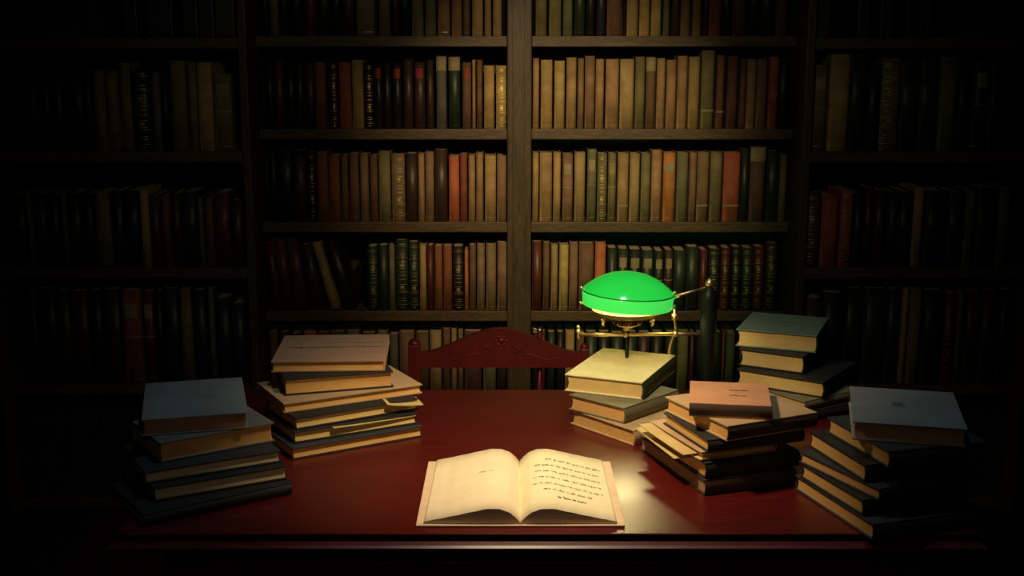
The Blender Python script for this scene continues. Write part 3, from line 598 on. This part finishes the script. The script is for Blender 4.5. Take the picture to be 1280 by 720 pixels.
def scribble(mb, x0, x1, y, h, seed, z=0.0, zf=None, rot=0.0, w=.00045, dense=1.0):
    """one line of handwriting between x0 and x1: a wavering ribbon broken into words"""
    rg = random.Random(seed); x = x0; ph = rg.random()*6
    while x < x1:
        wl = min(rg.uniform(.004, .012), x1-x); n = max(5, int(wl/.00065)); pts = []
        for i in range(n):
            px = x + wl*i/n; a = math.sin(ph + i*1.9 + math.sin(i*.7+seed))*h*.45 + rg.uniform(-.16, .16)*h
            if rg.random() < .08: a *= 2.0
            pts.append((px + rg.uniform(-.0002, .0002), y + a))
        for (ax, ay), (bx, by) in zip(pts, pts[1:]):
            d = Vector((bx-ax, by-ay)); 
            if d.length < 1e-6: continue
            nn = Vector((-d.y, d.x)).normalized()*w*rg.uniform(.35, .75)
            q = []
            for ux, uy in ((ax-nn.x, ay-nn.y), (bx-nn.x, by-nn.y), (bx+nn.x, by+nn.y), (ax+nn.x, ay+nn.y)):
                ry = uy + (ux-x0)*rot
                q.append((ux, ry, (zf(ux, ry) if zf else z)))
            mb.quad(q)
        x += wl + rg.uniform(.0012, .0028)/dense
# lettering on covers
def cover_mark(k, lines, name='lettering', mat='ink'):
    o, L, W, t = LB[k]
    for i, (fx0, fx1, fy, h, w) in enumerate(lines):
        mb = MB(); scribble(mb, L*fx0, L*fx1, W*fy, h, 17*i+len(k)*3+ord(k[0]), z=t+.00025, w=w, dense=2.5)
        mb.build(name, M[mat], o)
M['worn_tan_ink'] = cloth('worn_brown_ink', (.20, .115, .06), .8)
M['grey_ink'] = cloth('dark_grey_stamp_ink', (.06, .075, .08), .8)
M['green_ink'] = cloth('dark_green_stamp_ink', (.05, .10, .07), .8)
cover_mark('B1', [(.10, .95, .50, .0052, .0015), (.38, .96, .68, .0028, .0010), (.5, .95, .83, .0018, .0008)], 'lettering', 'worn_tan_ink')
cover_mark('D1', [(.50, .74, .62, .0045, .0014), (.50, .70, .38, .0038, .0013)], 'lettering', 'worn_tan_ink')
cover_mark('E1', [(.42, .72, .55, .0035, .001), (.50, .68, .40, .003, .001)], 'lettering', 'green_ink')
cover_mark('A1', [(.55, .80, .50, .002, .0005)], 'lettering', 'grey_ink')
def stamp():
    o, L, W, t = LB['F1']; mb = MB(); z = t+.0003
    cx, cy, a = L*.44, W*.54, .0085
    for x0, y0, x1, y1 in ((-a, -a*1.35, a, -a*1.1), (-a, a*1.05, a*.6, a*1.2), (-a, -a, -a*.86, a*1.1), (a*.86, -a, a, a*.8)):
        mb.quad([(cx+x0, cy+y0, z), (cx+x1, cy+y0, z), (cx+x1, cy+y1, z), (cx+x0, cy+y1, z)])
    for i in range(3): scribble(mb, cx-a*.7, cx+a*.75, cy-a*.55+i*a*.6, .0028, 50+i, z=z, w=.0011, dense=4)
    mb.build('square_stamp', M['grey_ink'], o)
stamp()

# loose leaves sticking out of the piles
def leaf(x, y, z, L, W, ang, lift, label, grp, name='loose_paper', t=.0012, rx=0.0):
    mb = MB(); n = 10; rows = []
    for i in range(n+1):
        u = i/n; zz = lift*(1-u)**2
        rows.append((u*L, zz))
    for (a, za), (c, zc_) in zip(rows, rows[1:]):
        for q in (0, t): mb.quad([(a, 0, za+q), (c, 0, zc_+q), (c, W, zc_+q), (a, W, za+q)])
        for yy in (0, W): mb.quad([(a, yy, za), (c, yy, zc_), (c, yy, zc_+t), (a, yy, za+t)])
    mb.quad([(0, 0, lift), (0, W, lift), (0, W, lift+t), (0, 0, lift+t)]); mb.quad([(L, 0, 0), (L, W, 0), (L, W, t), (L, 0, t)])
    bmesh.ops.remove_doubles(mb.bm, verts=mb.bm.verts, dist=1e-6)
    o = mb.build(name, M['leaf_paper'], None, (x, y, z), (0, 0, R(ang)))
    return tag(o, label, 'paper', grp)

def loose():
    def near(k, fx, fy):
        x, y, z, L, W, t, ang = STACKS[k]; c_, s_ = math.cos(R(ang)), math.sin(R(ang))
        return x+c_*L*fx-s_*W*fy, y+s_*L*fx+c_*W*fy, z, t, ang
    # sheets projecting from the tattered books, tucked inside their page blocks
    spec = [('D4', .02, -.16, .145, .07, 0, 0, .004, 'crumpled sheet poking out above the thin tan book towards the cream-topped pile', 'loose leaves in the orange-tan topped pile'),
            ('D4', .22, -.12, .130, .09, 6, -.3, .003, 'creased sheet poking out beside the thin tan book, lower one', 'loose leaves in the orange-tan topped pile'),
            ('D5', .06, -.10, .150, .10, -4, .3, .0015, 'pale torn sheet sticking out of the tattered black book', 'loose leaves in the orange-tan topped pile'),
            ('B5', .30, -.05, .150, .08, 3, .25, .003, 'folded yellowish sheet sticking out of the stuffed book beside the chair', 'loose leaves in the chair-side pile'),
            ('B4', .72, -.06, .062, .10, -12, .2, .006, 'small yellow curled sheet at the chair end of the pile', 'loose leaves in the chair-side pile')]
    for k, fx, fy, L, W, da, tz, lift, lab, grp in spec:
        x, y, z, t, ang = near(k, fx, fy)
        o = leaf(x, y, z+t*(.5+tz), L, W*.5, ang+da, lift, lab[0].upper()+lab[1:], grp)
loose()

# ------------------------------------------------------------------ the open book
def open_book():
    x0, x1, yf, yb = -.1325, .1530, 1.6065, 1.8698
    cx = .0115; z = DESK_Z+.0004
    root = tag(empty('open_book', (cx, yf, z)), 'open book with cream pages and handwriting lying on the desk front', 'book')
    hw = (x1-x0)/2; D = yb-yf
    cov = MB()
    for s in (-1, 1):
        a, c = (0.0025, hw) if s > 0 else (-hw, -.0025)
        cov.box(a, 0, 0, c, D, .0028, .0008)
    cov.box(-.004, .0008, 0, .004, D-.0008, .0022)
    cov.build('cover', cv('peach_cloth_cover', (.80, .60, .40)), root)
    def top(u):      # u 0 gutter .. 1 outer edge
        return .0034 + .0185*(math.sin(math.pi*min(u, 1)**.62)**.8)*(1-.25*u) * (1) + .0035*(1-u) * (1-math.exp(-u*12)) 
    def top2(u):
        k = [(0, .0045), (.05, .0125), (.12, .0200), (.22, .0245), (.34, .0248), (.5, .0205), (.68, .0150), (.85, .0100), (1, .0062)]
        for (a, ha), (c, hc) in zip(k, k[1:]):
            if u <= c:
                t = (u-a)/(c-a); t = t*t*(3-2*t)*.35 + t*.65; return ha+(hc-ha)*t
        return k[-1][1]
    PW = hw-.0105; y0, y1 = .0045, D-.0045
    for s, nm in ((-1, 'left'), (1, 'right')):
        mb = MB(); n = 40; m = 6
        g = []
        for i in range(n+1):
            u = i/n; g.append([mb.bm.verts.new((s*u*PW*(1-.02*j/m), y0+(y1-y0)*j/m, top2(u)+.0003*math.sin(j*2.1+u*9)*u)) for j in range(m+1)])
        bot = [[mb.bm.verts.new((s*i/n*PW*(1-.02*j/m), y0+(y1-y0)*j/m, .0029)) for j in (0, m)] for i in range(n+1)]
        for i in range(n):
            for j in range(m):
                f = mb.bm.faces.new([g[i][j], g[i+1][j], g[i+1][j+1], g[i][j+1]]); f.smooth = True
            # block below the front lip is set back a little, so the sheets overhang it
            f = mb.bm.faces.new([bot[i][0], bot[i+1][0], g[i+1][0], g[i][0]]); f.material_index = 1
            f = mb.bm.faces.new([bot[i][1], bot[i+1][1], g[i+1][m], g[i][m]]); f.material_index = 1
            mb.bm.faces.new([bot[i][0], bot[i+1][0], bot[i+1][1], bot[i][1]])
        f = mb.bm.faces.new([g[n][0], *[g[n][j] for j in range(1, m+1)], bot[n][1], bot[n][0]]); f.material_index = 1
        o = mb.build('page_block', [M['paper'], PG['pale']], root)
        def zf(x, y, s=s): return top2(max(0, min(1, abs(x)/PW))) + .0007
        sb = MB()
        if s > 0:
            W = PW; base = D*.80
            spans = [(.30, .92, 0), (.17, .90, 1), (.17, .90, 2), (.15, .90, 3), (.13, .90, 4), (.25, .78, 5)]
            for a, c, i in spans:
                scribble(sb, W*a, W*c, base - i*D*.098, .0062, 5+i*7, zf=zf, rot=-.10, w=.0005)
            scribble(sb, W*.40, W*.70, base - 6.1*D*.098, .0062, 91, zf=zf, rot=-.05, w=.0008)
            sb.build('handwriting', M['pen_ink'], o)
        else:
            scribble(sb, -PW*.46, -PW*.29, D*.60, .0026, 8, zf=zf, w=.0006)
            sb.build('handwriting', M['worn_tan_ink'], o)
open_book()

# ------------------------------------------------------------------ the chair behind the desk
def chair():
    Y = 2.70
    r = tag(empty('chair', (-.03, Y, 0)), 'red wooden chair with an arched carved crest rail, pushed in behind the desk', 'chair')
    X0, X1 = -.1995, .1995       # post centres either side of x = -.03
    for x, top in ((X0+.012, .797), (X1-.008, .790)):
        mb = MB(); w = .013 if x < 0 else .009
        mb.box(x-w, -.014, 0, x+w, .014, top-.010, .003)
        mb.ball((x, 0, top-.008), w*1.05, (1, 1, .8))
        mb.build('back_post', M['chair'], r)
    # crest rail: flat underside, arched top with shoulders
    n = 40; pts = []
    xa, xb = X0+.022, X1-.014
    for i in range(n+1):
        u = i/n; x = xa+(xb-xa)*u
        pk = max(0, 1-abs(u-.50)/.46)
        sh = .770 + .0545*(.55*math.sin(pk*math.pi/2)**1.3 + .45*pk*pk*(3-2*pk)) if pk > 0 else .770
        
        pts.append((x, sh))
    mb = MB(); z0 = .736
    fr = [(x, z0) for x, _ in pts]
    vt = [[mb.bm.verts.new((x, yy, zz)) for yy, zz in ((-.010, z0), (-.010, z1), (.010, z1), (.010, z0))] for x, z1 in pts]
    for a, c in zip(vt, vt[1:]):
        for k in range(4): mb.bm.faces.new([a[k], a[(k+1) % 4], c[(k+1) % 4], c[k]])
    mb.bm.faces.new(vt[0]); mb.bm.faces.new(vt[-1][::-1])
    rail = mb.build('crest_rail', M['chair'], r)
    cm = MB()      # carved scrolls and rosette
    for s in (-1, 1):
        pr = []
        for i in range(26):
            t = i/25*math.pi*3.2; rad = .014*(1-i/30)
            pr.append((.006+s*(.034+rad*math.cos(t)), -.011, .778+rad*.75*math.sin(t)))
        cm.tube(pr, .0012, 6)
        cm.tube([(.006+s*(.05+.09*q), -.011, .764-.010*q+.004*math.sin(q*9)) for q in [i/12 for i in range(13)]], [.0016-.0010*i/12 for i in range(13)], 6)
    cm.ball((.006, -.010, .797), .007, (1, .3, 1)); 
    for k in range(6): cm.ball((.006+.012*math.cos(k*math.pi/3), -.010, .797+.010*math.sin(k*math.pi/3)), .0038, (1, .3, 1), 10)
    cm.build('carving', M['chair'], rail)
    mb = MB(); mb.box(X0+.02, -.008, .48, X1-.012, .008, .53, .003); mb.build('lower_rail', M['chair'], r)
    # slim rear upright rising past the rail, with a brass tip
    mb = MB(); mb.tube([(.092, .022, .46), (.092, .022, .809)], .0062, 12); up = mb.build('upright_rod', M['chair'], r)
    mb = MB(); mb.lathe([(.0035, 0), (.0075, .003), (.0075, .008), (.003, .012)], (.092, .022, .809), 12); mb.tube([(.090, .022, .814), (.074, .022, .819)], .0035, 8); mb.build('brass_tip', M['brass'], up)
    mb = MB(); mb.box(X0-.005, -.38, .42, X1+.005, .012, .45, .008, 3); mb.build('seat', M['leather_seat'], r)
    mb = MB(); mb.box(X0+.01, -.36, .37, X1-.01, -.01, .4198, .004); mb.build('seat_rail', M['chair'], r)
    for x in (X0+.02, X1-.02):
        mb = MB(); mb.lathe([(.012, 0), (.018, .03), (.013, .07), (.019, .25), (.015, .32), (.020, .369)], (x, -.34, 0), 16); mb.build('leg', M['chair'], r)
        mb = MB(); mb.tube([(x, -.33, .14), (x, -.012, .14)], .008, 10); mb.build('stretcher', M['chair'], r)
chair()

# ------------------------------------------------------------------ the green lamp
def lamp():
    LX, LY = .2085, 2.20
    r = tag(empty('student_lamp', (.355, LY, DESK_Z)), 'brass reading lamp with a lit green glass shade standing on the desk', 'lamp')
    Z = -DESK_Z
    def P(x, y, z): return (x-.355, y-LY, z-DESK_Z)
    mb = MB(); mb.lathe([(.044, 0), (.044, .006), (.034, .011), (.030, .016), (.014, .022), (.010, .030)], (0, 0, .0004), 32); mb.build('base', M['brass'], r)
    mb = MB(); mb.lathe([(.0065, .028), (.0065, .04), (.014, .055), (.0150, .07), (.0150, .195), (.0135, .207), (.007, .214), (.004, .219)], (0, 0, 0), 32); col_ = mb.build('oil_column', M['dark_metal'], r)
    mb = MB(); mb.lathe([(.003, .217), (.008, .220), (.0085, .226), (.004, .2325)], (0, 0, 0), 16); mb.tube([(.0, 0, .226), (.010, 0, .231)], .0022, 8); mb.build('knob', M['brass'], col_)
    # horizontal arm with end finial
    mb = MB(); za = .9295-DESK_Z
    mb.tube([P(.124, LY, .9285), P(.19, LY, .9290), P(.30, LY, .9300), P(.345, LY, .9300)], [.0042, .0036, .0036, .0036], 12)
    mb.ball(P(.206, LY, .9292), .0062); mb.ball(P(.296, LY, .9300), .0060)
    arm = mb.build('arm', M['brass'], r)
    mb = MB(); mb.ball(P(.1195, LY, .9345), .0055); mb.ball(P(.1195, LY, .9425), .0038); mb.tube([P(.1195, LY, .921), P(.1195, LY, .9345)], .0030, 8); mb.build('finial', M['brass'], arm)
    # post down from the burner through the arm
    mb = MB(); mb.tube([P(LX, LY, .944), P(LX, LY, .895), P(LX, LY, .880)], [.0045, .0040, .0022], 12); mb.build('drip_cup_stem', M['dark_metal'], r)
    # burner crown
    mb = MB(); mb.lathe([(.004, .936), (.011, .9385), (.008, .943), (.018, .9455), (.0265, .949), (.0250, .951), (.011, .948), (.009, .952), (.011, .9535), (.007, .9550)], (LX-.355, 0, Z), 28)
    for k in range(8):
        t = k*math.pi/4; mb.tube([(LX-.355+.021*math.cos(t), .021*math.sin(t), .949+Z), (LX-.355+.0285*math.cos(t), .0285*math.sin(t), .954+Z)], .0016, 6)
    mb.build('burner', M['brass'], r)
    # brass reflector bowl beneath the glass
    mb = MB(); mb.lathe([(.006, .9545), (.012, .9585), (.030, .9605), (.050, .9655), (.062, .9715), (.0655, .9765), (.0635, .9770), (.050, .9690), (.028, .9640), (.009, .9615)], (LX-.355, 0, Z), 48); mb.build('shade_holder', M['brass_pale'], r)
    for x, y in ((.1625, -.028), (.2500, -.030), (.2000, .045)):
        mb = MB(); mb.tube([P(x, LY+y, .977), P(x+(LX-x)*.05, LY+y, .966), P(x, LY+y, .958)], .0024, 8); mb.ball(P(x, LY+y, .9615), .0052, (1, 1, .8)); mb.ball(P(x, LY+y, .9545), .0036); mb.build('thumb_screw', M['brass'], r)
    # side strut carrying the shade ring
    mb = MB(); mb.tube([P(.2935, LY, .984), P(.2945, LY, .972), P(.2945, LY, .955), P(.2960, LY, .940), P(.2945, LY, .930), P(.2900, LY, .918), P(.2870, LY, .905), P(.2855, LY, .892)], .0030, 10)
    mb.lathe([(.003, .955), (.0062, .957), (.0062, .966), (.003, .968)], P(.2945, LY, 0)[:2] + (Z,), 14); mb.build('strut', M['brass'], r)
    # fine rod from shade rim to column head
    mb = MB(); mb.tube([P(.288, LY, .999), P(.315, LY, 1.006), P(.352, LY, 1.016)], .0028, 8); mb.tube([P(.288, LY, .994), P(.300, LY, .999), P(.312, LY, 1.006)], .0022, 8); mb.build('tilt_rod', M['brass'], r)
    # shade: dome and rim band, tipped a little towards the column
    sh = bpy.data.objects.new('lamp_shade_pivot', None)
    def place(o):
        o.location = (LX-.355, 0, 1.0-DESK_Z); o.rotation_euler = (0, R(3.2), 0); return o
    RR = .0825
    mb = MB(); dome = [(RR*1.0, .009), (RR*.965, .0120), (RR*.89, .0175), (RR*.77, .0250), (RR*.62, .0325), (RR*.44, .0390), (RR*.23, .0430), (.0001, .0445)]
    inner = [(a*.97, h-.0022) for a, h in dome]
    mb.lathe(dome, (0, 0, 0), 64, cap=False); mb.mi = 1; mb.lathe([dome[-1]] + inner[::-1] + [dome[0]], (0, 0, 0), 64, cap=False)
    d_ = place(mb.build('lamp_shade', [M['shade'], M['cased_glass']], r))
    mb = MB(); mb.lathe([(RR*.995, .0072), (RR*1.004, .0060), (RR*.975, -.017)], (0, 0, 0), 64, cap=False); mb.mi = 1
    mb.lathe([(RR*.975, -.017), (RR*.955, -.0175), (RR*.975, .0045), (RR*.965, .0072)], (0, 0, 0), 64, cap=False)
    bd = mb.build('rim_band', [M['band'], M['cased_glass']], d_)
    mb = MB(); mb.lathe([(RR*.98, .0098), (RR*1.002, .0094), (RR*1.004, .0072), (RR*.985, .0068)], (0, 0, 0), 64, cap=False); mb.build('groove', M['groove'], d_)
    mb = MB()
    for s in (-1, 1):
        for zz in (.011, -.017): mb.ball((s*RR*1.02 , 0, zz), .0034, (1.3, 1, 1), 10)
    mb.build('rim_clip', M['brass'], d_)
    return r
lamp()

# ------------------------------------------------------------------ light
def light(kind, name, loc, energy, color, target=None, **kw):
    l = bpy.data.lights.new(name, kind); l.energy = energy; l.color = color
    for k, v in kw.items(): setattr(l, k, v)
    o = bpy.data.objects.new(name, l); col.objects.link(o); o.location = loc
    if target is not None:
        o.rotation_euler = (Vector(target)-Vector(loc)).to_track_quat('-Z', 'Y').to_euler()
    return o
light('SPOT', 'desk_downlight', (.02, 1.67, 1.41), 19, (1, .75, .40), (.08, 1.92, .80), spot_size=R(99), spot_blend=1.0, shadow_soft_size=.035)
light('SPOT', 'bookcase_downlight', (.24, 1.90, 1.95), 108, (1, .73, .37), (.14, FRONT_C, 1.01), spot_size=R(38), spot_blend=1.0, shadow_soft_size=.05)
light('SPOT', 'bookcase_side_wash', (.05, 1.6, 2.1), 8.5, (1, .88, .6), (0, FRONT_C, .84), spot_size=R(84), spot_blend=1.0, shadow_soft_size=.05)
light('SPOT', 'cool_downlight', (.06, 1.80, 2.65), 15, (.72, .95, 1.0), (.06, 1.87, .8), spot_size=R(56), spot_blend=.9, shadow_soft_size=.12, specular_factor=.35)
light('SPOT', 'added_front_fill', (0, .15, 1.75), 2.6, (1, .80, .60), (.02, 1.8, .85), spot_size=R(78), spot_blend=1.0, shadow_soft_size=.15)  # added weak warm fill from the camera side, lifts the pile fronts
light('POINT', 'lamp_bulb', (.2085, 2.20, 1.010), 2.7, (1, .80, .36), shadow_soft_size=.016)
light('SPOT', 'added_green_spot', (.24, 2.31, 1.005), 3.6, (.06, 1.0, .16), (.40, FRONT_C, .74), spot_size=R(44), spot_blend=1.0, shadow_soft_size=.05)  # added spot just behind the shade, stands in for green light through its glass

w = bpy.data.worlds.new('World'); scene.world = w; w.use_nodes = True
w.node_tree.nodes['Background'].inputs['Color'].default_value = (.5, .7, .8, 1)
w.node_tree.nodes['Background'].inputs['Strength'].default_value = .002

# ------------------------------------------------------------------ camera
cam = bpy.data.cameras.new('camera'); cam.sensor_width = 36.0; cam.lens = 1560/1280*36.0; cam.clip_start = .05
co = bpy.data.objects.new('camera', cam); col.objects.link(co)
co.location = (0, 0, 1.4545); co.rotation_euler = (R(90-11.3), 0, 0)
scene.camera = co
vs = scene.view_settings
scene.display_settings.display_device = 'sRGB'
vs.view_transform = 'Standard'; vs.look = 'None'; vs.exposure = 0.0; vs.gamma = 1.0; vs.use_curve_mapping = False
scene.cycles.use_denoising = True
